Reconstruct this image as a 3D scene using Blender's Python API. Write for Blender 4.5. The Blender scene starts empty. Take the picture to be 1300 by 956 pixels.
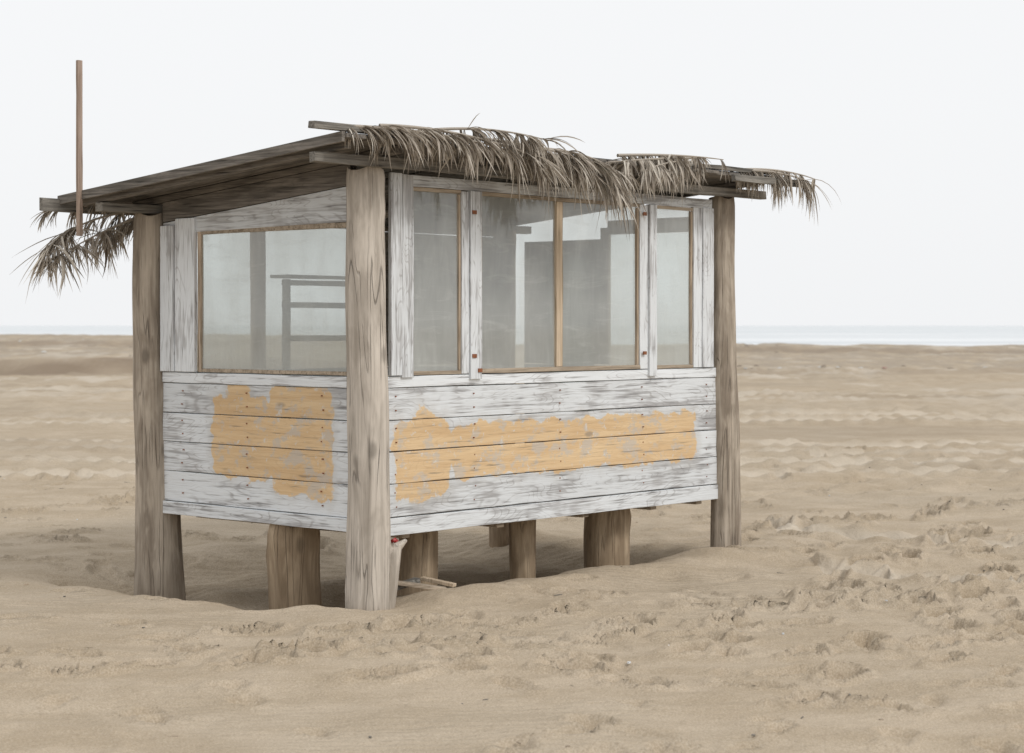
import bpy, math, random
import numpy as np
from mathutils import Vector, Matrix
random.seed(7)
S=bpy.context.scene
S.view_settings.view_transform='Standard'
S.view_settings.look='None'
S.view_settings.exposure=0

# ------------------------------------------------------------------ node helpers
class NT:
    def __init__(s,mat):
        mat.use_nodes=True
        s.t=mat.node_tree; s.t.nodes.clear()
        s.out=s.t.nodes.new('ShaderNodeOutputMaterial')
    def n(s,typ,**kw):
        nd=s.t.nodes.new(typ)
        for k,v in kw.items(): setattr(nd,k,v)
        return nd
    def l(s,a,b): s.t.links.new(a,b)
    def setin(s,sock,v):
        if isinstance(v,bpy.types.NodeSocket): s.l(v,sock)
        else: sock.default_value=v
    def math(s,op,a,b=0.0,clamp=False):
        nd=s.n('ShaderNodeMath',operation=op); nd.use_clamp=clamp
        s.setin(nd.inputs[0],a); s.setin(nd.inputs[1],b); return nd.outputs[0]
    def mix(s,f,a,b,bt='MIX'):
        nd=s.n('ShaderNodeMixRGB',blend_type=bt)
        s.setin(nd.inputs[0],f)
        for i,v in ((1,a),(2,b)):
            if isinstance(v,tuple): v=(*v[:3],1)
            s.setin(nd.inputs[i],v)
        return nd.outputs[0]
    def noise(s,vec,scale,detail=4,rough=.55,dist=0):
        nd=s.n('ShaderNodeTexNoise'); s.l(vec,nd.inputs['Vector'])
        nd.inputs['Scale'].default_value=scale; nd.inputs['Detail'].default_value=detail
        nd.inputs['Roughness'].default_value=rough; nd.inputs['Distortion'].default_value=dist
        return nd.outputs['Fac']
    def map(s,vec,scale):
        nd=s.n('ShaderNodeMapping'); s.l(vec,nd.inputs['Vector']); nd.inputs['Scale'].default_value=scale
        return nd.outputs[0]
    def ramp(s,f,a,b,clamp=True):
        nd=s.n('ShaderNodeMapRange',interpolation_type='SMOOTHSTEP'); s.l(f,nd.inputs[0])
        nd.inputs[1].default_value=a; nd.inputs[2].default_value=b
        return nd.outputs[0]
    def attr(s,name): return s.n('ShaderNodeAttribute',attribute_name=name).outputs['Fac']
    def cramp(s,f,stops):
        nd=s.n('ShaderNodeValToRGB'); s.l(f,nd.inputs[0]); e=nd.color_ramp.elements
        while len(e)<len(stops): e.new(.5)
        for i,(p,c) in enumerate(stops):
            e[i].position=p; e[i].color=(*c,1)
        return nd.outputs[0]

def coords(t):
    tc=t.n('ShaderNodeTexCoord').outputs['Object']
    at=t.n('ShaderNodeAttribute',attribute_name='rnd')
    sc=t.n('ShaderNodeVectorMath',operation='SCALE'); sc.inputs[0].default_value=(7.3,5.1,9.7)
    t.l(at.outputs['Fac'],sc.inputs['Scale'])
    ad=t.n('ShaderNodeVectorMath',operation='ADD'); t.l(tc,ad.inputs[0]); t.l(sc.outputs[0],ad.inputs[1])
    return ad.outputs[0],tc,at.outputs['Fac']

def finish_wood(t,col,rnd,height,bump):
    hv=t.n('ShaderNodeHueSaturation'); t.l(col,hv.inputs['Color'])
    t.l(t.math('ADD',.9,t.math('MULTIPLY',rnd,.16)),hv.inputs['Value'])
    b=t.n('ShaderNodeBsdfPrincipled'); t.l(hv.outputs[0],b.inputs['Base Color'])
    b.inputs['Roughness'].default_value=.85; b.inputs['Specular IOR Level'].default_value=.2
    bp=t.n('ShaderNodeBump'); bp.inputs['Strength'].default_value=bump; bp.inputs['Distance'].default_value=.006
    t.l(height,bp.inputs['Height']); t.l(bp.outputs[0],b.inputs['Normal'])
    t.l(b.outputs[0],t.out.inputs[0])

def wood(name,axis,dark,light,paint=None,cover=.5,patches=None,pax=0,bump=.5,across=16,along=1.1):
    m=bpy.data.materials.new(name); t=NT(m)
    v,tc,rnd=coords(t)
    sc=[across]*3; sc[axis]=along
    v1=t.map(v,tuple(sc))
    sc2=[across*5]*3; sc2[axis]=3.5
    v2=t.map(v,tuple(sc2))
    s1=t.noise(v1,1.0,4,.6,1.2)
    s2=t.noise(v2,1.0,2,.6,.2)
    bl=t.noise(v,3.2,3,.6)
    # flowing figure of the grain: contour lines of a stretched field
    sc3=[5.0]*3; sc3[axis]=.9
    fld=t.noise(t.map(v,tuple(sc3)),1.0,2,.5,.3)
    fig=t.math('ABSOLUTE',t.math('SINE',t.math('MULTIPLY',fld,95.0)))
    fig=t.ramp(fig,.45,.0)
    col=t.mix(t.ramp(t.math('ADD',t.math('MULTIPLY',s1,.5),t.math('MULTIPLY',s2,.5)),.36,.62),dark,light)
    crack=t.ramp(s2,.28,.37)
    kn=t.n('ShaderNodeTexVoronoi'); ks=[5.5]*3; ks[axis]=2.2
    t.l(t.map(v,tuple(ks)),kn.inputs['Vector']); kn.inputs['Scale'].default_value=1
    knot=t.ramp(kn.outputs['Distance'],.13,.05)
    if paint:
        f=t.math('ADD',t.math('MULTIPLY',s1,.40),t.math('MULTIPLY',s2,.28))
        f=t.math('ADD',f,t.math('MULTIPLY',bl,.44))
        f=t.math('ADD',f,t.math('MULTIPLY',rnd,.06))
        f=t.math('SUBTRACT',f,t.math('MULTIPLY',fig,.05))
        pm=t.ramp(f,.60-cover*.22,.74-cover*.22)
        pc=t.mix(bl,paint,tuple(c*.86 for c in paint))
        pc=t.mix(t.math('MULTIPLY',t.ramp(s2,.5,.34),.3),pc,(.45,.45,.45))
        pc=t.mix(t.math('MULTIPLY',fig,t.math('MULTIPLY',t.ramp(bl,.62,.40),.42)),pc,(.38,.38,.38))
        col=t.mix(t.math('ADD',t.math('MULTIPLY',pm,.70),.30),col,pc)
        if patches:
            sep=t.n('ShaderNodeSeparateXYZ'); t.l(tc,sep.inputs[0])
            h=sep.outputs[pax]; z=sep.outputs[2]
            w1=t.math('MULTIPLY',t.math('SUBTRACT',t.noise(tc,8.5,1,.5),.5),.12)
            w2=t.math('MULTIPLY',t.math('SUBTRACT',t.noise(tc,34,3,.6),.5),.05)
            w=t.math('ADD',w1,w2)
            dm=None
            for (a0,a1,z0,z1) in patches:
                dx=t.math('SUBTRACT',t.math('ABSOLUTE',t.math('SUBTRACT',h,(a0+a1)/2)),(a1-a0)/2)
                dz=t.math('SUBTRACT',t.math('ABSOLUTE',t.math('SUBTRACT',z,(z0+z1)/2)),(z1-z0)/2)
                nd=t.n('ShaderNodeMath',operation='SMOOTH_MAX'); t.l(dx,nd.inputs[0]); t.l(dz,nd.inputs[1]); nd.inputs[2].default_value=.14
                d=nd.outputs[0]
                dm=d if dm is None else t.math('MINIMUM',dm,d)
            dd=t.math('ADD',dm,w)
            inside=t.ramp(dd,.006,-.006)
            pine=t.mix(t.ramp(s1,.3,.7),(.66,.46,.26),(.76,.57,.35))
            pine=t.mix(t.math('MULTIPLY',fig,.28),pine,(.54,.37,.21))
            pine=t.mix(t.math('MULTIPLY',t.ramp(s2,.55,.35),.2),pine,(.50,.35,.21))
            pine=t.mix(t.math('MULTIPLY',knot,.75),pine,(.33,.27,.21))
            g=t.ramp(t.noise(t.map(v,(1,1,1.4)),7,4,.7),.51,.61)
            pine=t.mix(t.math('MULTIPLY',g,.72),pine,(.54,.50,.45))
            fl=t.ramp(t.noise(tc,16,4,.75),.60,.66)
            pine=t.mix(t.math('MULTIPLY',fl,.7),pine,(.66,.65,.63))
            col=t.mix(inside,col,pine)
            halo=t.math('MULTIPLY',t.ramp(dd,.07,.0),t.math('SUBTRACT',1.0,inside))
            col=t.mix(t.math('MULTIPLY',halo,.45),col,(.56,.55,.53))
        else:
            col=t.mix(t.math('MULTIPLY',knot,.45),col,(.30,.29,.28))
        ck=.5
    else:
        col=t.mix(t.math('MULTIPLY',fig,.25),col,dark)
        col=t.mix(t.math('MULTIPLY',knot,.5),col,tuple(c*.6 for c in dark))
        col=t.mix(t.math('MULTIPLY',t.ramp(bl,.5,.75),.35),col,tuple(c*.8 for c in dark))
        ck=.8
    col=t.mix(t.math('MULTIPLY',t.math('SUBTRACT',1.0,crack),ck),col,tuple(c*.45 for c in dark))
    finish_wood(t,col,rnd,t.math('ADD',s2,t.math('MULTIPLY',s1,.8)),bump)
    return m

def logwood(name,dark,light,stain,lines=.55):
    m=bpy.data.materials.new(name); t=NT(m)
    v,tc,rnd=coords(t)
    a=t.noise(t.map(v,(9,9,1.3)),1.0,5,.62,1.0)
    g=t.noise(t.map(v,(60,60,2.2)),1.0,3,.6,.6)
    bl=t.noise(t.map(v,(4,4,2.2)),1.0,4,.6,.5)
    col=t.mix(t.ramp(a,.34,.62),dark,light)
    col=t.mix(t.math('MULTIPLY',t.ramp(g,.55,.35),.35),col,tuple(c*.75 for c in dark))
    col=t.mix(t.math('MULTIPLY',t.ramp(bl,.52,.68),.45),col,stain)
    pale=t.ramp(t.noise(t.map(v,(6,6,1.5)),1.7,3,.6),.54,.68)
    col=t.mix(t.math('MULTIPLY',pale,.5),col,tuple(min(.8,c*1.18) for c in light))
    ck=t.noise(t.map(v,(10,10,.45)),1.0,2,.5,.3)
    ln=t.ramp(t.math('ABSOLUTE',t.math('SUBTRACT',ck,.5)),.010,.0)
    ln2=t.ramp(t.math('ABSOLUTE',t.math('SUBTRACT',ck,.58)),.007,.0)
    ln=t.math('MAXIMUM',ln,t.math('MULTIPLY',ln2,.7))
    # checks come and go along the trunk
    brk=t.ramp(t.noise(t.map(v,(3,3,3.5)),1.0,2,.5),.42,.58)
    ln=t.math('MULTIPLY',ln,t.math('ADD',.15,t.math('MULTIPLY',brk,.85)))
    col=t.mix(t.math('MULTIPLY',ln,lines),col,tuple(c*.35 for c in dark))
    kn=t.n('ShaderNodeTexVoronoi'); t.l(t.map(v,(4.5,4.5,2.4)),kn.inputs['Vector']); kn.inputs['Scale'].default_value=1
    knot=t.ramp(kn.outputs['Distance'],.17,.06)
    col=t.mix(t.math('MULTIPLY',knot,.6),col,tuple(c*.45 for c in dark))
    sep=t.n('ShaderNodeSeparateXYZ'); t.l(tc,sep.inputs[0])
    foot=t.ramp(t.math('ADD',sep.outputs[2],t.math('MULTIPLY',t.math('SUBTRACT',a,.5),.8)),.30,-.05)
    col=t.mix(t.math('MULTIPLY',foot,.35),col,stain)
    h=t.math('SUBTRACT',t.math('ADD',t.math('MULTIPLY',g,.5),a),t.math('MULTIPLY',ln,.9))
    finish_wood(t,col,rnd,h,1.0)
    return m

WHITE=(.79,.82,.845)
GD,GL=(.26,.25,.25),(.48,.47,.465)
PR=[(.19,.67,.565,1.03),(.37,.50,.95,1.10),(.64,3.04,.65,.975)]
PL=[(.27,.80,.565,1.225),(.72,1.33,.65,1.12),(.98,1.19,1.0,1.245)]
M_WX=wood('weathered_white_board_x',0,GD,GL,WHITE,.60)
M_WXP=wood('weathered_white_board_front',0,GD,GL,WHITE,.57,PR,0)
M_WY=wood('weathered_white_board_y',1,GD,GL,WHITE,.56)
M_WYP=wood('weathered_white_board_side',1,GD,GL,WHITE,.56,PL,1)
M_WZ=wood('weathered_white_board_z',2,GD,GL,WHITE,.55)
M_FX=wood('frame_wood_x',0,(.26,.21,.16),(.48,.40,.31))
M_FZ=wood('frame_wood_z',2,(.28,.22,.16),(.52,.42,.32))
M_PALE=wood('pale_wood_z',2,(.46,.36,.25),(.64,.52,.39))
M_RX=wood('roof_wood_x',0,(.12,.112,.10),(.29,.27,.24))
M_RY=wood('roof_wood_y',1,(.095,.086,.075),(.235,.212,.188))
M_IN=wood('interior_wood',0,(.32,.29,.25),(.48,.43,.37))
M_POLE=wood('pole_wood',2,(.32,.24,.19),(.50,.39,.32))
M_LOG=logwood('driftwood_log',(.26,.215,.17),(.48,.415,.34),(.20,.16,.12))
M_LOGP=logwood('bleached_log',(.38,.335,.285),(.62,.56,.49),(.29,.25,.205),.65)
M_STUMP=logwood('brown_stump_wood',(.28,.21,.14),(.47,.37,.26),(.18,.13,.085),.45)
M_GRN=wood('green_rack_wood',0,(.12,.155,.135),(.19,.23,.20))

def simple(name,col,rough=.7):
    m=bpy.data.materials.new(name); t=NT(m)
    tc=t.n('ShaderNodeTexCoord').outputs['Object']
    c=t.mix(t.ramp(t.noise(tc,30,4),.35,.65),tuple(x*.7 for x in col),col)
    b=t.n('ShaderNodeBsdfPrincipled'); t.l(c,b.inputs['Base Color']); b.inputs['Roughness'].default_value=rough
    t.l(b.outputs[0],t.out.inputs[0]); return m
M_RUST=simple('rusty_hinge_metal',(.28,.10,.04))
M_RED=simple('red_plastic',(.45,.03,.03),.4)
M_BLOCK=simple('roof_light_block',(.10,.10,.10))

def glassmat(name,dust,tint,refl=.10):
    m=bpy.data.materials.new(name); t=NT(m)
    tc=t.n('ShaderNodeTexCoord').outputs['Object']
    n1=t.noise(tc,1.6,3,.6); n2=t.noise(t.map(tc,(9,9,2.0)),1.0,4,.65,.5); n3=t.noise(t.map(tc,(1.2,1.2,7)),2.0,4,.7,.8)
    tr=t.n('ShaderNodeBsdfTransparent'); tr.inputs[0].default_value=(*tint,1)
    gl=t.n('ShaderNodeBsdfGlossy'); gl.inputs['Roughness'].default_value=.05
    lw=t.n('ShaderNodeLayerWeight'); lw.inputs[0].default_value=.5
    fr=t.math('ADD',refl,t.math('MULTIPLY',t.math('POWER',lw.outputs['Facing'],3.0),.7),True)
    m1=t.n('ShaderNodeMixShader'); t.l(fr,m1.inputs[0]); t.l(tr.outputs[0],m1.inputs[1]); t.l(gl.outputs[0],m1.inputs[2])
    df=t.n('ShaderNodeBsdfDiffuse'); df.inputs[0].default_value=(.72,.745,.725,1)
    tl=t.n('ShaderNodeBsdfTranslucent'); tl.inputs[0].default_value=(.84,.87,.85,1)
    md=t.n('ShaderNodeMixShader'); md.inputs[0].default_value=.35; t.l(df.outputs[0],md.inputs[1]); t.l(tl.outputs[0],md.inputs[2])
    sep=t.n('ShaderNodeSeparateXYZ'); t.l(tc,sep.inputs[0])
    low=t.math('MULTIPLY',t.ramp(sep.outputs[2],1.85,1.28),.16)
    f=t.math('ADD',t.math('ADD',dust-.14,low),t.math('ADD',t.math('MULTIPLY',t.ramp(n1,.3,.7),.18),t.math('MULTIPLY',t.ramp(n2,.4,.75),.10)),True)
    f=t.math('ADD',f,t.math('MULTIPLY',t.ramp(n3,.5,.75),.12),True)
    m2=t.n('ShaderNodeMixShader'); t.l(f,m2.inputs[0]); t.l(m1.outputs[0],m2.inputs[1]); t.l(md.outputs[0],m2.inputs[2])
    t.l(m2.outputs[0],t.out.inputs[0]); return m
M_GS=glassmat('dusty_side_glass',.52,(.90,.95,.93),.18)
M_GF=glassmat('dusty_front_glass',.47,(.88,.93,.91),.16)
M_GB=glassmat('back_glass',.16,(.94,.97,.96),.05)

# ------------------------------------------------------------------ hut frame
HUT=Matrix.Translation((-0.80,10.74,0))@Matrix.Rotation(math.radians(48.19),4,'Z')
root=bpy.data.objects.new('beach_kiosk',None); S.collection.objects.link(root); root.matrix_world=HUT
root.empty_display_size=.3

class MB:
    def __init__(s): s.v=[];s.f=[];s.m=[];s.r=[];s.mats=[]
    def mi(s,mat):
        if mat not in s.mats: s.mats.append(mat)
        return s.mats.index(mat)
    def add(s,vs,fs,mat,r=None):
        o=len(s.v); s.v+= [tuple(p) for p in vs]; r=random.random() if r is None else r
        k=s.mi(mat)
        for f in fs: s.f.append([i+o for i in f]); s.m.append(k); s.r.append(r)
    def board(s,axis,x0,x1,y0,y1,z0,z1,mat,jit=.0018,n=None):
        lo=[x0,y0,z0];hi=[x1,y1,z1]; L=hi[axis]-lo[axis]
        n=n or max(1,int(L/.22)); a,b=[i for i in range(3) if i!=axis]
        vs=[]
        for i in range(n+1):
            c=lo[axis]+L*i/n
            for (pa,pb) in ((0,0),(1,0),(1,1),(0,1)):
                p=[0,0,0]; p[axis]=c; p[a]=(hi[a] if pa else lo[a])+random.uniform(-jit,jit); p[b]=(hi[b] if pb else lo[b])+random.uniform(-jit,jit)
                vs.append(p)
        fs=[(0,1,2,3),(4*n+3,4*n+2,4*n+1,4*n)]
        for i in range(n):
            for j in range(4):
                fs.append((4*i+j,4*i+4+j,4*i+4+(j+1)%4,4*i+(j+1)%4))
        s.add(vs,fs,mat)
    def hexa(s,c,mat):
        s.add(c,[(0,3,2,1),(4,5,6,7),(0,1,5,4),(1,2,6,5),(2,3,7,6),(3,0,4,7)],mat)
    def finish(s,name,parent=root,bevel=.003,smooth=False):
        me=bpy.data.meshes.new(name); me.from_pydata(s.v,[],s.f)
        for m in s.mats: me.materials.append(m)
        me.polygons.foreach_set('material_index',s.m)
        at=me.attributes.new('rnd','FLOAT','FACE'); at.data.foreach_set('value',s.r)
        if smooth: me.polygons.foreach_set('use_smooth',[True]*len(s.f))
        me.update()
        import bmesh
        bm=bmesh.new(); bm.from_mesh(me); bmesh.ops.recalc_face_normals(bm,faces=bm.faces); bm.to_mesh(me); bm.free()
        o=bpy.data.objects.new(name,me); S.collection.objects.link(o)
        if parent: o.parent=parent
        if bevel:
            b=o.modifiers.new('bevel','BEVEL'); b.width=bevel; b.segments=2; b.limit_method='ANGLE'; b.angle_limit=.7
        return o

LX,LY=3.365,1.908
def zs(y): return 2.52-.09*(y+.1)     # underside of roof sheet
courses=[(.475,.656),(.661,.837),(.842,1.014),(1.019,1.196)]
b=MB()
for (a,c) in courses: b.board(0,.105,3.275+random.uniform(-.01,.01),-.014+random.uniform(-.004,.004),.014,a,c,M_WXP)
b.board(0,.10,3.28,-.022,.010,.37,.468,M_WX)
b.board(0,.105,3.275,-.018,.014,1.201,1.262,M_WX)
b.finish('front_wall_boards')
b=MB()
for (a,c) in courses: b.board(1,-.014+random.uniform(-.004,.004),.014,.105,1.80,a,c,M_WYP)
b.board(1,-.024,.010,.09,1.79,.395,.49-.02,M_WY)
b.board(1,-.018,.014,.105,1.80,1.201,1.262,M_WY)
b.hexa([(-.016,.10,2.13),(.014,.10,2.13),(.014,.10,zs(.1)-.172),(-.016,.10,zs(.1)-.172),
        (-.016,1.79,2.11),(.014,1.79,2.11),(.014,1.79,zs(1.79)-.172),(-.016,1.79,zs(1.79)-.172)],M_WY)
b.board(2,-.030,-.004,1.475,1.66,1.268,2.20,M_WZ)
b.board(2,-.034,-.006,1.668,1.80,1.268,2.16,M_WZ)
b.board(2,-.010,.012,1.435,1.468,1.268,2.125,M_FZ)
b.board(1,-.012,.012,.11,1.433,1.268,1.290,M_FX)
b.board(1,-.012,.012,.11,1.433,2.098,2.126,M_FX)
b.finish('side_wall_boards')
b=MB()
for (a,c) in courses+[(1.201,1.262)]:
    b.board(0,.11,3.25,LY-.014,LY+.014,a,c,M_WX)
    b.board(1,LX-.014,LX+.014,.11,1.80,a,c,M_WY)
b.board(0,.1,3.25,LY-.014,LY+.014,.37,.47,M_WX); b.board(1,LX-.014,LX+.014,.11,1.8,.37,.47,M_WY)
b.board(0,1.90,3.25,LY-.010,LY+.010,1.268,2.2,M_IN)
for z in (1.5,1.73,1.96): b.board(0,1.92,3.23,LY-.016,LY-.0115,z,z+.012,M_FX)
b.board(0,.11,3.25,LY-.02,LY+.02,2.205,2.26,M_FX)
for u in (.12,.80,1.84): b.board(2,u,u+.09,LY-.028,LY+.022,1.268,2.20,M_FZ)
b.board(1,LX-.012,LX+.012,1.07,1.80,1.268,2.17,M_IN)
b.board(2,LX-.018,LX+.018,1.0,1.065,1.268,2.25,M_FZ)
b.board(2,LX-.018,LX+.018,.12,.2,1.268,2.3,M_FZ)
b.board(1,LX-.018,LX+.018,.2,1.0,2.2,2.3,M_FX)
b.finish('rear_wall_boards')
b=MB(); y=.03
while y<1.86:
    b.board(0,.03,LX-.03,y,min(y+.135,1.88),.42,.445,M_IN,.001); y+=.14
for x in (.3,1.1,1.9,2.6,3.1): b.board(1,x,x+.06,.03,1.87,.34,.418,M_FX)
b.finish('floor_planks')

b=MB()
b.board(2,.150,.235,-.036,-.010,1.268,2.405,M_WZ); b.board(2,.238,.329,-.034,-.008,1.255,2.40,M_WZ)
b.board(2,.7387,.800,-.022,.004,1.268,2.33,M_WZ); b.board(2,.803,.898,-.034,-.004,1.235,2.335,M_WZ)
b.board(2,2.418,2.50,-.022,.004,1.268,2.33,M_WZ); b.board(2,2.503,2.580,-.036,-.004,1.22,2.335,M_WZ)
b.board(2,2.998,3.09,-.024,.004,1.268,2.36,M_WZ); b.board(2,3.093,3.215,-.032,.002,1.268,2.34,M_WZ)
b.board(0,.331,3.20,-.028,.006,2.338,2.40,M_WX)
b.board(0,.331,.737,-.018,.006,2.314,2.336,M_FX); b.board(0,.900,2.416,-.018,.006,2.314,2.336,M_FX); b.board(0,2.582,2.996,-.018,.006,2.314,2.336,M_FX)
b.board(0,.331,.737,-.020,.008,1.266,1.288,M_FX); b.board(0,.900,2.416,-.026,.008,1.268,1.294,M_FX); b.board(0,2.582,2.996,-.020,.008,1.266,1.288,M_FX)
for (u0,u1) in ((.331,.346),(.722,.737),(.900,.920),(2.396,2.416),(2.582,2.597),(2.975,2.996)):
    b.board(2,u0,u1,-.014,.006,1.29,2.312,M_FZ)
b.board(2,1.590,1.645,-.020,.010,1.296,2.312,M_PALE)
b.board(2,1.648,1.662,-.010,.010,1.296,2.312,M_FZ)
b.finish('front_window_frames',bevel=.002)
b=MB()
for (u,z) in ((.812,2.20),(.812,1.36),(.86,1.275),(2.43,2.26),(2.43,1.36)): b.board(0,u,u+.035,-.041,-.035,z,z+.022,M_RUST,.0005)
for (a,c) in courses:
    for u in (.2,.85,1.62,2.45,3.15):
        for dz in (.04,-.04):
            zc=(a+c)/2+dz; uu=u+random.uniform(-.01,.01); b.board(0,uu,uu+.007,-.0205,-.010,zc,zc+.007,M_RUST,.0003)
    for v in (.35,1.0,1.6):
        for dz in (.04,-.04):
            zc=(a+c)/2+dz; vv=v+random.uniform(-.01,.01); b.board(1,-.0205,-.010,vv,vv+.007,zc,zc+.007,M_RUST,.0003)
b.finish('rusty_nails_and_hinges',bevel=0)
def pane(name,c,mat):
    b=MB(); b.add(c,[(0,1,2,3)],mat); return b.finish(name,bevel=0)
pane('side_glass',[(.002,.1,1.285),(.002,1.44,1.285),(.002,1.44,2.11),(.002,.1,2.11)],M_GS)
for i,(u0,u1) in enumerate(((.34,.73),(.91,1.60),(1.63,2.41),(2.59,2.985))):
    yy=-.002 if i!=2 else .004
    pane('front_glass_%d'%i,[(u0,yy,1.285),(u1,yy,1.285),(u1,yy,2.32),(u0,yy,2.32)],M_GF)
pane('back_glass_0',[(.2,LY,1.265),(.81,LY,1.265),(.81,LY,2.2),(.2,LY,2.2)],M_GB)
pane('back_glass_1',[(.88,LY,1.265),(1.85,LY,1.265),(1.85,LY,2.2),(.88,LY,2.2)],M_GB)
pane('far_glass',[(LX,.19,1.265),(LX,1.01,1.265),(LX,1.01,2.21),(LX,.19,2.21)],M_GB)
b=MB()
for u in (.64,1.28): b.board(2,u,u+.04,1.40,1.44,.447,1.84,M_GRN)
for z in (1.80,1.66,1.45): b.board(0,.60,1.36,1.385,1.398,z,z+.035,M_GRN)
b.board(0,.56,1.40,1.30,1.46,1.845,1.865,M_GRN)
b.board(0,.62,1.34,1.15,1.38,.90,.93,M_GRN)
b.finish('interior_rack')
b=MB()
b.hexa([(2.72,.95,.447),(3.30,1.02,.447),(3.30,1.05,.447),(2.72,.98,.447),(2.80,1.10,2.05),(3.32,1.16,2.05),(3.32,1.19,2.05),(2.80,1.13,2.05)],M_GRN)
b.board(2,1.95,2.03,1.70,1.78,.447,2.25,M_FZ)
b.board(0,2.1,3.2,1.45,1.85,1.20,1.23,M_IN)
b.finish('interior_shutter')

# --- logs
def log(b,p0,p1,prof,mat,seed,seg=40,st=60,bend=.012):
    rr=random.Random(seed); ph=[rr.uniform(0,6.28) for _ in range(14)]
    p0=Vector(p0);p1=Vector(p1); ax=(p1-p0); L=ax.length; ax.normalize()
    s1=ax.orthogonal().normalized(); s2=ax.cross(s1)
    bumps=[(rr.uniform(.15,.95),rr.uniform(0,6.28),rr.uniform(.05,.11)) for _ in range(6)]
    vs=[]
    for i in range(st+1):
        t=i/st; c=p0+ax*L*t+s1*bend*math.sin(3.1*t+ph[0])+s2*bend*math.sin(4.3*t+ph[1])
        r=np.interp(t,[q[0] for q in prof],[q[1] for q in prof])
        for j in range(seg):
            a=2*math.pi*j/seg
            k=1+.04*math.sin(2*a+ph[2]+t*1.5)+.03*math.sin(3*a+ph[3]-t*2)+.015*math.sin(7*a+ph[4]+t)+.02*math.sin(11*a+ph[5]+.6*math.sin(5*t+ph[6]))+.018*math.sin(9*t*L+2*a+ph[7])+.025*math.sin(4*t*L+ph[8]+a)
            k-=.06*max(0,math.cos(a-ph[9]-.4*math.sin(3*t+ph[10])))**60+.06*max(0,math.cos(a-ph[11]-.3*math.sin(4*t+ph[12])))**60
            for (bt,ba,bh) in bumps:
                k+=bh*math.exp(-((t-bt)*L/.06)**2)*max(0,math.cos(a-ba))**14
            if i==st: k*=.94
            vs.append(c+(s1*math.cos(a)+s2*math.sin(a))*r*k+ax*(.012*math.sin(3*a+ph[4]) if i==st else 0))
    fs=[tuple(range(seg))[::-1],tuple(range(st*seg,st*seg+seg))]
    for i in range(st):
        for j in range(seg):
            fs.append((i*seg+j,i*seg+(j+1)%seg,(i+1)*seg+(j+1)%seg,(i+1)*seg+j))
    b.add(vs,fs,mat)
def logobj(name,p0,p1,prof,mat,seed,extra=None,**k):
    b=MB(); log(b,p0,p1,prof,mat,seed,**k)
    if extra: extra(b)
    o=b.finish(name,bevel=0,smooth=True)
    m=o.modifiers.new('es','EDGE_SPLIT'); m.split_angle=1.0
    return o
dR=Vector((.667,-.745,0))
def stub(b):
    log(b,dR*.03+Vector((0,0,-.1)),dR*.165+Vector((0,0,.33)),[(0,.09),(.5,.065),(.85,.04),(1,.028)],M_LOGP,61,20,16,.004)
    log(b,dR*.06+Vector((0,0,.24)),dR*.205+Vector((0,0,.355)),[(0,.05),(.6,.033),(1,.012)],M_LOGP,62,14,10,.004)
logobj('front_corner_post',(.0,.0,-.5),(-.004,.004,2.414),[(0,.13),(.2,.124),(.35,.116),(.6,.113),(.8,.112),(1,.112)],M_LOGP,11,stub,bend=.010)
logobj('right_post',(3.375,.0,-.5),(3.36,0,2.42),[(0,.11),(.3,.098),(.6,.09),(1,.087)],M_LOG,12,bend=.016)
logobj('left_post',(.02,1.90,-.6),(.0,1.915,2.233),[(0,.17),(.2,.15),(.4,.122),(.7,.102),(1,.097)],M_LOG,13,bend=.02)
logobj('rear_post',(3.27,1.98,-.5),(3.30,1.93,2.25),[(0,.1),(1,.085)],M_STUMP,14)
logobj('stump_0',(.15,.771,-.5),(.15,.76,.392),[(0,.155),(1,.148)],M_STUMP,21,st=14)
logobj('stump_1',(.735,.35,-.5),(.735,.35,.37),[(0,.135),(1,.122)],M_STUMP,22,st=14)
logobj('stump_2',(1.73,.34,-.5),(1.70,.37,.37),[(0,.06),(.6,.082),(1,.092)],M_STUMP,23,st=14)
logobj('stump_3',(2.549,.35,-.5),(2.549,.35,.34),[(0,.17),(1,.152)],M_STUMP,24,st=14)
logobj('stump_4',(1.5,1.6,-.5),(1.5,1.6,.34),[(0,.10),(1,.09)],M_STUMP,25,st=14)

# --- roof
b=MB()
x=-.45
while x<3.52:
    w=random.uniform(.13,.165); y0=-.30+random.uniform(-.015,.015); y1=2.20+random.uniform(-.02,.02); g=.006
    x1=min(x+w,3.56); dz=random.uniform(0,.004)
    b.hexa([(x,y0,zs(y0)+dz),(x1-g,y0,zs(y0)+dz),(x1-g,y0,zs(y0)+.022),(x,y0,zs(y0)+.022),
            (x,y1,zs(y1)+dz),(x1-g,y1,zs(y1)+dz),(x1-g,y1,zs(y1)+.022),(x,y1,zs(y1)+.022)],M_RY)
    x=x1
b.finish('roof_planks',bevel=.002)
b=MB()
y0,y1=-.28,2.18; u0,u1=-.44,3.55
b.hexa([(u0,y0,zs(y0)+.025),(u1,y0,zs(y0)+.025),(u1,y0,zs(y0)+.032),(u0,y0,zs(y0)+.032),
        (u0,y1,zs(y1)+.025),(u1,y1,zs(y1)+.025),(u1,y1,zs(y1)+.032),(u0,y1,zs(y1)+.032)],M_BLOCK)
b.finish('roof_light_block',bevel=0)  # unseen sheet added over the planks to stop light leaking through the gaps
def raft(b,x0,x1,y0,y1,t0,t1,mat=M_RY):
    b.hexa([(x0,y0,zs(y0)+t0),(x1,y0,zs(y0)+t0),(x1,y0,zs(y0)+t1),(x0,y0,zs(y0)+t1),
            (x0,y1,zs(y1)+t0),(x1,y1,zs(y1)+t0),(x1,y1,zs(y1)+t1),(x0,y1,zs(y1)+t1)],mat)
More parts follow.
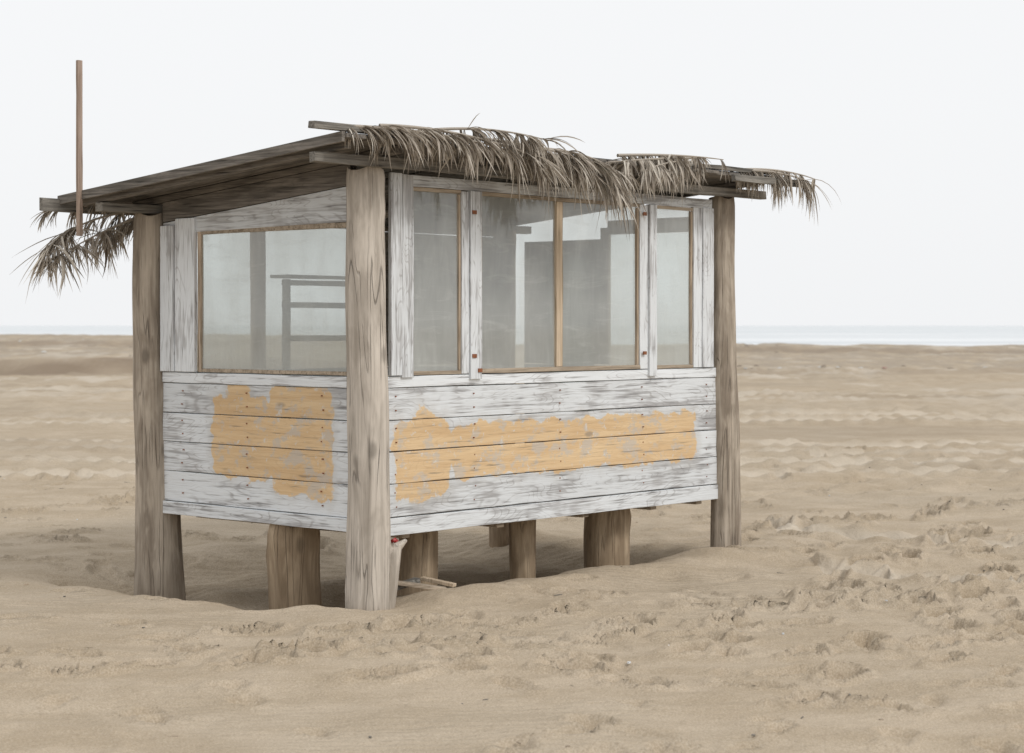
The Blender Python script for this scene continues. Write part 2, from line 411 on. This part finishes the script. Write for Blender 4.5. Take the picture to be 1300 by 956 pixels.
b=MB()
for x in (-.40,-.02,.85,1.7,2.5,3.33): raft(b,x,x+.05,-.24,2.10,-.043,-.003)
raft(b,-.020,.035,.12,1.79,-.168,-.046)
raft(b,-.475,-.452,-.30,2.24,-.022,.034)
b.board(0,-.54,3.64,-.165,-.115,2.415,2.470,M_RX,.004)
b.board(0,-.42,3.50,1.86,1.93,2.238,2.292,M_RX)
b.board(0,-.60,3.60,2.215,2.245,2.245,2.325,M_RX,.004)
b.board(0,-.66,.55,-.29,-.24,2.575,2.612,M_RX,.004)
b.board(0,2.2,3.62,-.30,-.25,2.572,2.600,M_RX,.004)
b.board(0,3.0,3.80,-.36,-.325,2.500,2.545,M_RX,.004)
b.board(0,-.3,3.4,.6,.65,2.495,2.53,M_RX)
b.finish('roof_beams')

# --- palm fronds
def palmmat():
    m=bpy.data.materials.new('dry_palm_leaf'); t=NT(m)
    at=t.attr('rnd')
    c=t.cramp(at,[(0,(.15,.12,.092)),(.3,(.33,.285,.23)),(.65,(.50,.445,.38)),(1,(.66,.61,.53))])
    d=t.n('ShaderNodeBsdfPrincipled'); t.l(c,d.inputs['Base Color']); d.inputs['Roughness'].default_value=.6
    tl=t.n('ShaderNodeBsdfTranslucent'); t.l(c,tl.inputs[0])
    mx=t.n('ShaderNodeMixShader'); mx.inputs[0].default_value=.22; t.l(d.outputs[0],mx.inputs[1]); t.l(tl.outputs[0],mx.inputs[2])
    t.l(mx.outputs[0],t.out.inputs[0]); return m
M_PALM=palmmat()
pm=MB()
def leaf(p,d,L,w,droop,r=None,curl=.08):
    p=Vector(p); d=Vector(d).normalized(); n=6; side=d.cross(Vector((random.uniform(-.5,.5),random.uniform(-.5,.5),1))).normalized()
    tw=random.uniform(-1.4,1.4); vs=[]
    cx_=random.gauss(0,curl); cy_=random.gauss(0,curl)
    for i in range(n+1):
        t=i/n; ww=w*(1-t**1.6)*(.55+.9*min(1,t*3)) if i<n else .0005
        up=side.cross(d).normalized()
        sd=(side*math.cos(tw*t)+up*math.sin(tw*t))
        vs+= [p-sd*ww/2+up*ww*.18,p-up*ww*.1,p+sd*ww/2+up*ww*.18]
        d=(d+Vector((cx_+random.uniform(-.06,.06),cy_+random.uniform(-.06,.06),-droop))).normalized(); p=p+d*L/n
    fs=[]
    for i in range(n):
        o=3*i; fs+=[(o,o+1,o+4,o+3),(o+1,o+2,o+5,o+4)]
    pm.add(vs,fs,M_PALM,random.random()**1.1 if r is None else r)
def frond(p0,p1,p2,n,L0,L1,outv,droop=.30,w=.0135,up=.12,rr=.012,tg=.9):
    p0,p1,p2=map(Vector,(p0,p1,p2)); out=Vector(outv).normalized(); n=int(n*1.7)
    cs=[]
    for i in range(21):
        t=i/20; cs.append(p0*(1-t)**2+p1*2*t*(1-t)+p2*t*t)
    vs=[];fs=[]
    for i,c in enumerate(cs):
        r=rr*(1-.75*i/20)
        for a in range(6): vs.append(c+Vector((math.cos(a*1.047)*r*.3,math.cos(a*1.047)*r,math.sin(a*1.047)*r)))
    for i in range(20):
        for a in range(6): fs.append((i*6+a,i*6+(a+1)%6,i*6+6+(a+1)%6,i*6+6+a))
    pm.add(vs,fs,M_PALM,.55)
    k=0
    while k<n:
        m_=random.randint(3,8); t0=random.random()
        sgn=1 if random.random()<.72 else -1
        base_d=(random.uniform(.1,tg),sgn*random.uniform(.2,1.0),random.uniform(-1.0,up)); Lf=random.choice([.6,.85,1,1,1.15,1.35]); dr=droop*random.uniform(.5,1.7)
        for q in range(m_):
            t=min(1,max(0,t0+random.gauss(0,.013))); c=p0*(1-t)**2+p1*2*t*(1-t)+p2*t*t
            tan=((p1-p0)*(1-t)+(p2-p1)*t).normalized()
            d=tan*base_d[0]+out*base_d[1]+Vector((0,0,base_d[2]))+Vector((random.gauss(0,.15),random.gauss(0,.15),random.gauss(0,.15)))
            L=(L0+(L1-L0)*t)*Lf*random.uniform(.75,1.1)
            leaf(c,d,L,w*random.uniform(.5,1.25),dr*random.uniform(.8,1.2))
        k+=m_
O=(0,-1,0)
frond((-.46,-.27,2.60),(.1,-.33,2.63),(.60,-.40,2.56),120,.19,.21,O)
frond((-.20,-.30,2.62),(.4,-.34,2.66),(1.05,-.42,2.50),120,.18,.28,O)
frond((.10,-.25,2.61),(.6,-.32,2.70),(1.05,-.42,2.62),90,.14,.22,O,up=.3)
frond((.45,-.25,2.61),(1.2,-.34,2.62),(1.75,-.44,2.46),130,.20,.30,O)
frond((.85,-.20,2.60),(1.35,-.34,2.58),(1.68,-.42,2.38),110,.22,.28,O)
frond((.95,-.30,2.58),(1.4,-.38,2.60),(1.62,-.42,2.50),80,.22,.32,O)
frond((2.75,-.25,2.64),(2.2,-.36,2.60),(1.60,-.40,2.53),100,.16,.24,O)
frond((2.80,-.22,2.60),(2.35,-.38,2.62),(1.95,-.42,2.50),90,.18,.25,O)
frond((1.9,-.25,2.60),(2.4,-.35,2.64),(2.78,-.42,2.62),80,.14,.20,O,up=.3)
frond((3.1,-.25,2.58),(3.55,-.34,2.63),(3.92,-.38,2.56),90,.12,.30,O,droop=.7,tg=.6)
frond((3.2,-.28,2.58),(3.5,-.32,2.61),(3.80,-.40,2.54),60,.12,.28,O,droop=.7,tg=.6)
Wv=(-.5,.5,0)
frond((.05,2.0,2.27),(-.30,2.2,2.25),(-.52,2.30,2.02),110,.20,.26,Wv,droop=.24)
frond((.0,1.98,2.24),(-.2,2.1,2.16),(-.46,2.24,1.98),110,.18,.24,Wv,droop=.24)
frond((-.05,2.05,2.30),(-.30,2.22,2.32),(-.50,2.36,2.24),60,.12,.17,Wv,droop=.35)
frond((.1,2.1,2.26),(.0,2.15,2.2),(-.15,2.25,2.08),60,.16,.24,Wv,droop=.3)
pm.finish('palm_frond_thatch',bevel=0)

b=MB()
b.board(2,-.500,-.466,1.99,2.012,2.09,3.15,M_POLE,.0012,n=10)
po=b.finish('wooden_pole',parent=None,bevel=.002); po.matrix_world=HUT

# ------------------------------------------------------------------ terrain
def vn(x,y,seed):
    tab=np.random.default_rng(seed).random((256,256))
    xi=np.floor(x).astype(int); yi=np.floor(y).astype(int); fx=x-xi; fy=y-yi
    fx=fx*fx*fx*(fx*(fx*6-15)+10); fy=fy*fy*fy*(fy*(fy*6-15)+10)
    g=lambda a,b: tab[a%256,b%256]
    return (g(xi,yi)*(1-fx)+g(xi+1,yi)*fx)*(1-fy)+(g(xi,yi+1)*(1-fx)+g(xi+1,yi+1)*fx)*fy-.5
def ss(t): t=np.clip(t,0,1); return t*t*(3-2*t)
def grow(a,b,step,gr):
    out=[a]; s=step; sg=1 if b>a else -1
    while (out[-1]-b)*sg<0:
        s*=gr; out.append(out[-1]+sg*s)
    return out[1:]
cx=list(np.arange(-4.6,4.6,.022)); xs=np.array(grow(cx[0],-700,.022,1.024)[::-1]+cx+grow(cx[-1],700,.022,1.024))
cy=list(np.arange(6.6,14.5,.022)); ys=np.array(grow(cy[0],-60,.022,1.05)[::-1]+cy+grow(cy[-1],330,.022,1.013))
X,Y=np.meshgrid(xs,ys)
ca,sa=math.cos(math.radians(48.19)),math.sin(math.radians(48.19))
def tolocal(x,y):
    dx,dy=x+.80,y-10.74; return dx*ca+dy*sa, -dx*sa+dy*ca
lx,ly=tolocal(X,Y)
def height():
    sx,sy=X+.35*Y,Y-.2*X
    H=.14*vn(X/6+9,Y/4.5,1)*(.35+.65*ss((np.hypot(X+.3,Y-11.5)-2.5)/4))
    H+=.045*vn(sx/1.4,sy/.9,2)+.022*vn(sx/.55,sy/.34,3)+.012*vn(X/.24,Y/.17,4)+.008*vn(X/.1,Y/.08,5)
    r=1-np.abs(2*vn(sx/.7+4,sy/.42,6)*2); H+=.014*np.clip(r,0,1)**3*ss((vn(X/2.5,Y/2,7)+.2)*3)
    ch=ss((vn(X/5+3,Y/4+8,12)+.10)*4)*ss((Y-9.5)/4)
    H+=ch*(.045*vn(X/.42,Y/.36,13)+.028*vn(X/.19,Y/.2,14))*(1+.05*np.clip(Y-10,0,40))
    dx=np.abs(lx-1.45)-1.65; dy=np.abs(ly-1.42)-.98
    sd=np.hypot(np.maximum(dx,0),np.maximum(dy,0))+np.minimum(np.maximum(dx,dy),0)
    f=ss((.45-sd)/.60)
    H=H*(1-.3*f)-.150*f
    H+=.065*np.exp(-((ly+.22)/.24)**2)*ss((lx-.15)/.5)*ss((3.5-lx)/.7)
    for (px,py,dp) in ((0,0,.02),(3.37,0,-.03),(.02,1.9,.05)):
        d=np.hypot(lx-px,ly-py); H+=-dp*np.exp(-(d/.22)**2)+.022*np.exp(-((d-.42)/.12)**2)
    H+=.006*np.sin((lx*.35+ly)*70+6*vn(lx*2+50,ly*2+50,8))*f
    return H
H=height()
def stamp(cx_,cy_,ang,L,Wd,dp):
    i0,i1=np.searchsorted(xs,[cx_-.45,cx_+.45]); j0,j1=np.searchsorted(ys,[cy_-.45,cy_+.45])
    if i1<=i0 or j1<=j0: return
    x=X[j0:j1,i0:i1]-cx_; y=Y[j0:j1,i0:i1]-cy_
    a=x*math.cos(ang)+y*math.sin(ang); b_=-x*math.sin(ang)+y*math.cos(ang)
    wv=Wd*(1+.25*np.sin(a/L*3)); q=np.sqrt((a/L)**2+(b_/wv)**2)
    q=q+.5*vn(x*14+cx_*9+99,y*14+cy_*7+99,9)+.25*vn(x*34+cx_*9+99,y*34+cy_*7+99,10)
    H[j0:j1,i0:i1]+=-dp*ss((1.12-q)/.32)*(1+.4*np.clip(a/L,-1,1))+dp*.5*np.exp(-((q-1.32)/.22)**2)
def trail(pts,step=.36,dp=.055,w=.1):
    side=1
    for (a,b_) in zip(pts[:-1],pts[1:]):
        d=math.hypot(b_[0]-a[0],b_[1]-a[1]); n=max(1,int(d/step)); ang=math.atan2(b_[1]-a[1],b_[0]-a[0])
        for k in range(n):
            t=(k+random.uniform(-.15,.15))/n; side=-side
            x=a[0]+(b_[0]-a[0])*t-math.sin(ang)*w*side; y=a[1]+(b_[1]-a[1])*t+math.cos(ang)*w*side
            stamp(x,y,ang+random.gauss(0,.25),.15*random.uniform(.8,1.15),.060*random.uniform(.85,1.3),dp*random.uniform(.6,1.3))
trail([(-3.6,8.3),(-1.6,8.75),(-.2,9.25),(1.2,9.9),(2.5,11.4),(4.2,13.6),(7,17)],dp=.065)
trail([(-1.0,9.2),(.4,9.7),(1.6,10.7),(2.2,12.2),(3.8,15.5)],dp=.07)
trail([(-1.7,9.7),(-.5,10.05),(.6,10.3),(1.8,10.9),(3.4,11.5),(5.5,12.2)],dp=.065)
trail([(-.6,8.6),(.3,9.0),(1.3,9.3),(2.6,9.9),(4.2,10.2)],dp=.06)
trail([(3.6,8.6),(2.8,9.4),(2.2,10.4),(3.2,12.4)],dp=.06)
trail([(1.2,8.2),(1.9,9.0),(2.4,10.0),(3.6,12.0),(4.6,14)],dp=.06)
trail([(-3.0,8.9),(-2.0,9.1),(-.6,8.9),(.6,8.5),(1.8,8.0)],dp=.055)
trail([(2.0,15),(4,16.5),(8,19),(14,24)],dp=.08); trail([(-9,14),(-5,15.5),(-3.6,17),(-2,24)],dp=.08)
trail([(3,13),(5,15),(6,19),(9,24)],dp=.08)
for _ in range(640):
    y=random.uniform(6.5,26); x=random.uniform(-.34,.36)*y+random.uniform(-.5,.5)
    a,b_=tolocal(x,y)
    if -.4<a<3.7 and -.2<b_<2.3: continue
    if x<0 and y<11.5 and random.random()<.6: continue
    stamp(x,y,random.uniform(0,3.14),random.uniform(.07,.16),random.uniform(.04,.075),random.uniform(.01,.038)*(1 if y<14 else 1.6))
TR=np.zeros_like(H)
def rut(fy,wd=.13,dp=.03,vis=1.):
    d=(Y-fy(X)); m=(np.abs(d)<1.6)
    fade=.45+.55*ss((vn(X/3+11,Y/50,21)+.25)*3)
    prof=-dp*np.exp(-(d/wd)**4)+dp*.8*np.exp(-((np.abs(d)-wd*1.7)/(wd*.6))**2)
    H[:]=H+np.where(m,prof*fade*(1+.35*np.sin(X*22)),0)
    TR[:]=np.maximum(TR,np.where(m,np.exp(-(d/(wd*1.5))**4)*fade*vis,0))
for k,(y0,sl,am) in enumerate(((20.2,-.035,.5),(21.9,-.035,.5),(23.6,-.05,.7),(25.4,-.05,.7),(30,.03,1),(32,.03,1),(41,.05,1.5),(44,.05,1.5))):
    rut(lambda x:y0+sl*x+am*np.sin(x/9+k//2),.18+.14*(k>3),.065 if k<4 else .08)
for R in (7.0,8.6):
    d=np.hypot(X-6.5,(Y-21.5)*.8)-R; m=(X>2.0)&(Y<22)
    TR=np.maximum(TR,np.where(m,np.exp(-(d/.2)**4)*.9,0)); H=H+np.where(m,(-.05*np.exp(-(d/.13)**4)+.035*np.exp(-((np.abs(d)-.24)/.08)**2))*(1+.4*np.sin(np.arctan2(Y-21.5,X-6.5)*150)),0)
ye=np.where(X>0,116+8*vn(X/20,X*0,31),116+ss(-X/25)*55+8*vn(X/20,X*0,31))
yb=64+5*vn(X/14,X*0+3.3,32)+1.0*vn(X/2.5,X*0+7,33)
amp=.34*ss((4-X)/12)+.13
H=H+amp*ss((Y-yb)/.9)*(1+.25*vn(X/1.2,Y/1.2,34))
SC=ss((Y-yb+3.2)/1.6)*ss((yb+1.6-Y)/1.0)*(.3+.7*ss((4-X)/12))*(.75+.9*vn(X/1.6,Y/1.5,39))
yb2=98+5*vn(X/18,X*0+9,35)
H=H+(.18+.25*vn(X/6,Y/8,36))*ss((Y-yb2)/3)
SC=np.clip(np.maximum(SC,.5*ss((Y-yb2+1)/2)*ss((yb2+5-Y)/3)),0,1)
H=H+.14*vn(X/2.2,Y/3,37)*ss((Y-45)/20)
H=np.where(Y>ye,H-ss((Y-ye)/30)*4.0,H)
nx,ny=len(xs),len(ys)
V=np.stack([X.ravel(),Y.ravel(),H.ravel()],1).astype(np.float32)
idx=np.arange(nx*ny).reshape(ny,nx)
F=np.stack([idx[:-1,:-1],idx[:-1,1:],idx[1:,1:],idx[1:,:-1]],-1).reshape(-1,4).astype(np.int32)
me=bpy.data.meshes.new('sand_ground')
me.vertices.add(len(V)); me.vertices.foreach_set('co',V.ravel())
me.loops.add(F.size); me.loops.foreach_set('vertex_index',F.ravel())
me.polygons.add(len(F)); me.polygons.foreach_set('loop_start',np.arange(0,F.size,4,dtype=np.int32))
me.update(calc_edges=True)
me.polygons.foreach_set('use_smooth',np.ones(len(F),dtype=bool))
for nm,arr in (('track',TR),('scarp',SC)):
    a=me.attributes.new(nm,'FLOAT','POINT'); a.data.foreach_set('value',arr.ravel().astype(np.float32))
sand=bpy.data.objects.new('sand_ground',me); S.collection.objects.link(sand)
def gh(x,y):
    i=min(max(np.searchsorted(xs,x),0),nx-1); j=min(max(np.searchsorted(ys,y),0),ny-1); return float(H[j,i])

m=bpy.data.materials.new('beach_sand'); t=NT(m)
pos=t.n('ShaderNodeNewGeometry').outputs['Position']
sep=t.n('ShaderNodeSeparateXYZ'); t.l(pos,sep.inputs[0])
n1=t.noise(pos,.25,3,.55); n2=t.noise(t.map(pos,(1,1.6,1)),1.6,4,.6); n3=t.noise(pos,120,1,.6); n4=t.noise(pos,20,3,.6)
c=t.mix(t.ramp(n2,.35,.68),(.395,.318,.228),(.475,.392,.295))
c=t.mix(t.math('MULTIPLY',t.ramp(n1,.42,.62),.4),c,(.455,.388,.302))
c=t.mix(t.math('MULTIPLY',t.ramp(n3,.45,.72),.34),c,(.215,.17,.12))
c=t.mix(t.math('MULTIPLY',t.ramp(n3,.50,.28),.24),c,(.67,.60,.49))
c=t.mix(t.math('MULTIPLY',t.ramp(n4,.55,.75),.22),c,(.265,.21,.155))
c=t.mix(t.math('MULTIPLY',t.attr('track'),.70),c,(.62,.555,.465))
dm=t.ramp(t.noise(t.map(pos,(.10,.28,1)),1.0,4,.6,.4),.50,.64)
c=t.mix(t.math('MULTIPLY',t.math('MULTIPLY',dm,t.ramp(sep.outputs[1],13,20)),.36),c,(.29,.235,.175))
fn=t.noise(t.map(pos,(.35,.12,1)),1.0,4,.65)
pale=t.math('MULTIPLY',t.ramp(fn,.52,.62),t.math('MULTIPLY',t.ramp(sep.outputs[1],28,50),.6))
c=t.mix(pale,c,(.57,.51,.43))
fd=t.noise(t.map(pos,(.9,.35,1)),1.0,5,.7)
dk=t.math('MULTIPLY',t.ramp(sep.outputs[1],60,68),t.ramp(fd,.38,.58))
c=t.mix(t.math('MULTIPLY',dk,.6),c,(.31,.265,.215))  # dark far debris ground, its colour lightened to stand in for haze
c=t.mix(t.math('MULTIPLY',t.attr('scarp'),.85),c,(.215,.165,.12))  # wet scarp sand, with the shade of its steep face painted into the colour
bs=t.n('ShaderNodeBsdfPrincipled'); t.l(c,bs.inputs['Base Color']); bs.inputs['Roughness'].default_value=.95; bs.inputs['Specular IOR Level'].default_value=.1
rp=t.n('ShaderNodeTexWave',wave_type='BANDS',bands_direction='Y'); t.l(t.map(pos,(.35,1,1)),rp.inputs['Vector'])
rp.inputs['Scale'].default_value=4.2; rp.inputs['Distortion'].default_value=5; rp.inputs['Detail'].default_value=1; rp.inputs['Detail Scale'].default_value=1.2
rip=t.math('MULTIPLY',rp.outputs['Fac'],t.math('MULTIPLY',t.ramp(n1,.44,.60),.5))
bp=t.n('ShaderNodeBump'); bp.inputs['Strength'].default_value=.8; bp.inputs['Distance'].default_value=.014
hh=t.math('ADD',t.math('MULTIPLY',n4,1.1),t.math('MULTIPLY',n3,.25)); hh=t.math('ADD',hh,rip)
t.l(hh,bp.inputs['Height']); t.l(bp.outputs[0],bs.inputs['Normal']); t.l(bs.outputs[0],t.out.inputs[0])
me.materials.append(m)

# ------------------------------------------------------------------ sea
m=bpy.data.materials.new('sea_water'); t=NT(m)
pos=t.n('ShaderNodeNewGeometry').outputs['Position']
f1=t.noise(t.map(pos,(.004,.035,1)),1.0,5,.6,.4)
f2=t.noise(t.map(pos,(.05,.3,1)),1.0,4,.6)
sep=t.n('ShaderNodeSeparateXYZ'); t.l(pos,sep.inputs[0])
near=t.ramp(sep.outputs[1],900,250)
foam=t.math('MULTIPLY',t.ramp(t.math('ADD',f1,t.math('MULTIPLY',near,.08)),.50,.60),t.ramp(f2,.34,.56))
c=t.mix(foam,(.56,.595,.615),(.82,.83,.84))  # water and surf colours kept pale and close: distance haze painted in
b_=t.n('ShaderNodeBsdfPrincipled'); t.l(c,b_.inputs['Base Color']); b_.inputs['Roughness'].default_value=.4; b_.inputs['IOR'].default_value=1.33
t.l(b_.outputs[0],t.out.inputs[0])
me=bpy.data.meshes.new('sea'); me.from_pydata([(-9000,118,-1.5),(9000,118,-1.5),(9000,16000,-1.5),(-9000,16000,-1.5)],[],[(0,1,2,3)]); me.materials.append(m)
o=bpy.data.objects.new('sea',me); S.collection.objects.link(o)

# ------------------------------------------------------------------ small litter
def W(l): return HUT@Vector(l)
b=MB()
p=W((.42,-.02,0)); zz=gh(p.x,p.y)
def plank(b,c,ang,L,w,h,tilt,mat):
    R=Matrix.Translation(c)@Matrix.Rotation(ang,4,'Z')@Matrix.Rotation(tilt,4,'Y')
    cs=[(-L/2,-w/2,0),(-L/2,w/2,0),(-L/2,w/2,h),(-L/2,-w/2,h),(L/2,-w/2,0),(L/2,w/2,0),(L/2,w/2,h),(L/2,-w/2,h)]
    b.hexa([R@Vector(q) for q in cs],mat)
plank(b,(p.x-.02,p.y,zz+.02),.15,.30,.07,.02,.15,M_FX)
plank(b,(p.x+.08,p.y+.10,zz+.03),-.5,.22,.04,.02,.12,M_PALE)
plank(b,(p.x-.10,p.y+.05,zz+.02),.8,.18,.05,.03,-.15,M_RX)
b.finish('driftwood_planks',parent=None,bevel=.002)
b=MB(); log(b,(0,0,0),(0.0,0,.03),[(0,.012),(1,.014)],M_RED,5,14,4,0)
o=b.finish('red_bottle_cap',parent=None,bevel=0,smooth=True)
o.matrix_world=HUT@Matrix.Translation(dR*.15+Vector((.03,.05,.345)))@Matrix.Rotation(1.3,4,'X')
b=MB()
for _ in range(170):
    y=random.uniform(7,22); x=random.uniform(-.3,.3)*y
    a,c_=tolocal(x,y)
    if -.1<a<3.5 and -.1<c_<2: continue
    z=gh(x,y)
    if random.random()<.5: plank(b,(x,y,z-.001),random.uniform(0,3.1),random.uniform(.015,.07),.004,.004,random.uniform(-.1,.1),random.choice([M_FX,M_RX,M_PALE]))
    else:
        s=random.uniform(.004,.009); plank(b,(x,y,z-.002),random.uniform(0,3),s*2,s*1.4,s,0,random.choice([M_WX,M_RX,M_FX]))
b.finish('beach_debris',parent=None,bevel=0)
b=MB()
cols=[simple('flotsam_%d'%i,c) for i,c in enumerate([(.6,.6,.58),(.20,.16,.12),(.40,.25,.2),(.30,.25,.19)])]
for _ in range(150):
    y=random.choice([random.gauss(66,1.5),random.gauss(101,3)]); x=random.uniform(-.32,.32)*y
    z=gh(x,y); s=random.uniform(.03,.08); k=random.choice([0,1,1,1,3,3,3,2])
    vs=[]
    for ring,(rr_,zz_) in enumerate(((1.3,-.03),(1.0,.35),(.5,.6))):
        for q in range(6):
            a=q*1.05; vs.append((x+math.cos(a)*s*rr_*random.uniform(.8,1.6),y+math.sin(a)*s*rr_,z+zz_*s))
    b.add(vs,[(r*6+i,r*6+(i+1)%6,r*6+6+(i+1)%6,r*6+6+i) for r in (0,1) for i in range(6)]+[tuple(range(12,18))],cols[k])
b.finish('shore_flotsam',parent=None,bevel=0)

# ------------------------------------------------------------------ light
az=Vector((.80,-.60,0)).normalized(); el=math.radians(42)
w=bpy.data.worlds.new('World'); S.world=w; w.use_nodes=True; nt=w.node_tree; nt.nodes.clear()
sky=nt.nodes.new('ShaderNodeTexSky'); sky.sky_type='NISHITA'; sky.sun_disc=False; sky.sun_elevation=el; sky.sun_rotation=math.atan2(az.x,az.y)
sky.dust_density=4
hs=nt.nodes.new('ShaderNodeHueSaturation'); hs.inputs['Saturation'].default_value=.25
mx=nt.nodes.new('ShaderNodeMixRGB'); mx.inputs[0].default_value=.90; mx.inputs[2].default_value=(9.85,9.95,10.08,1)
bg=nt.nodes.new('ShaderNodeBackground'); bg.inputs[1].default_value=.1; ou=nt.nodes.new('ShaderNodeOutputWorld')
nt.links.new(sky.outputs[0],hs.inputs['Color']); nt.links.new(hs.outputs[0],mx.inputs[1]); nt.links.new(mx.outputs[0],bg.inputs[0]); nt.links.new(bg.outputs[0],ou.inputs[0])
sl=bpy.data.lights.new('sun','SUN'); sl.energy=1.3; sl.angle=math.radians(12); sl.color=(1,.965,.91)
so=bpy.data.objects.new('sun',sl); S.collection.objects.link(so)
dirv=az*math.cos(el)+Vector((0,0,math.sin(el)))
so.rotation_euler=dirv.to_track_quat('Z','Y').to_euler()

# ------------------------------------------------------------------ camera
cd=bpy.data.cameras.new('camera'); cd.sensor_width=36; cd.lens=36*2460/1300; cd.shift_y=-45/1300
cd.clip_end=30000; cd.clip_start=.1
cd.dof.use_dof=True; cd.dof.focus_distance=11.3; cd.dof.aperture_fstop=4.5
co=bpy.data.objects.new('camera',cd); S.collection.objects.link(co); co.location=(0,0,1.55)
co.rotation_euler=(math.radians(90)-math.atan(20/2460),0,0)
S.camera=co
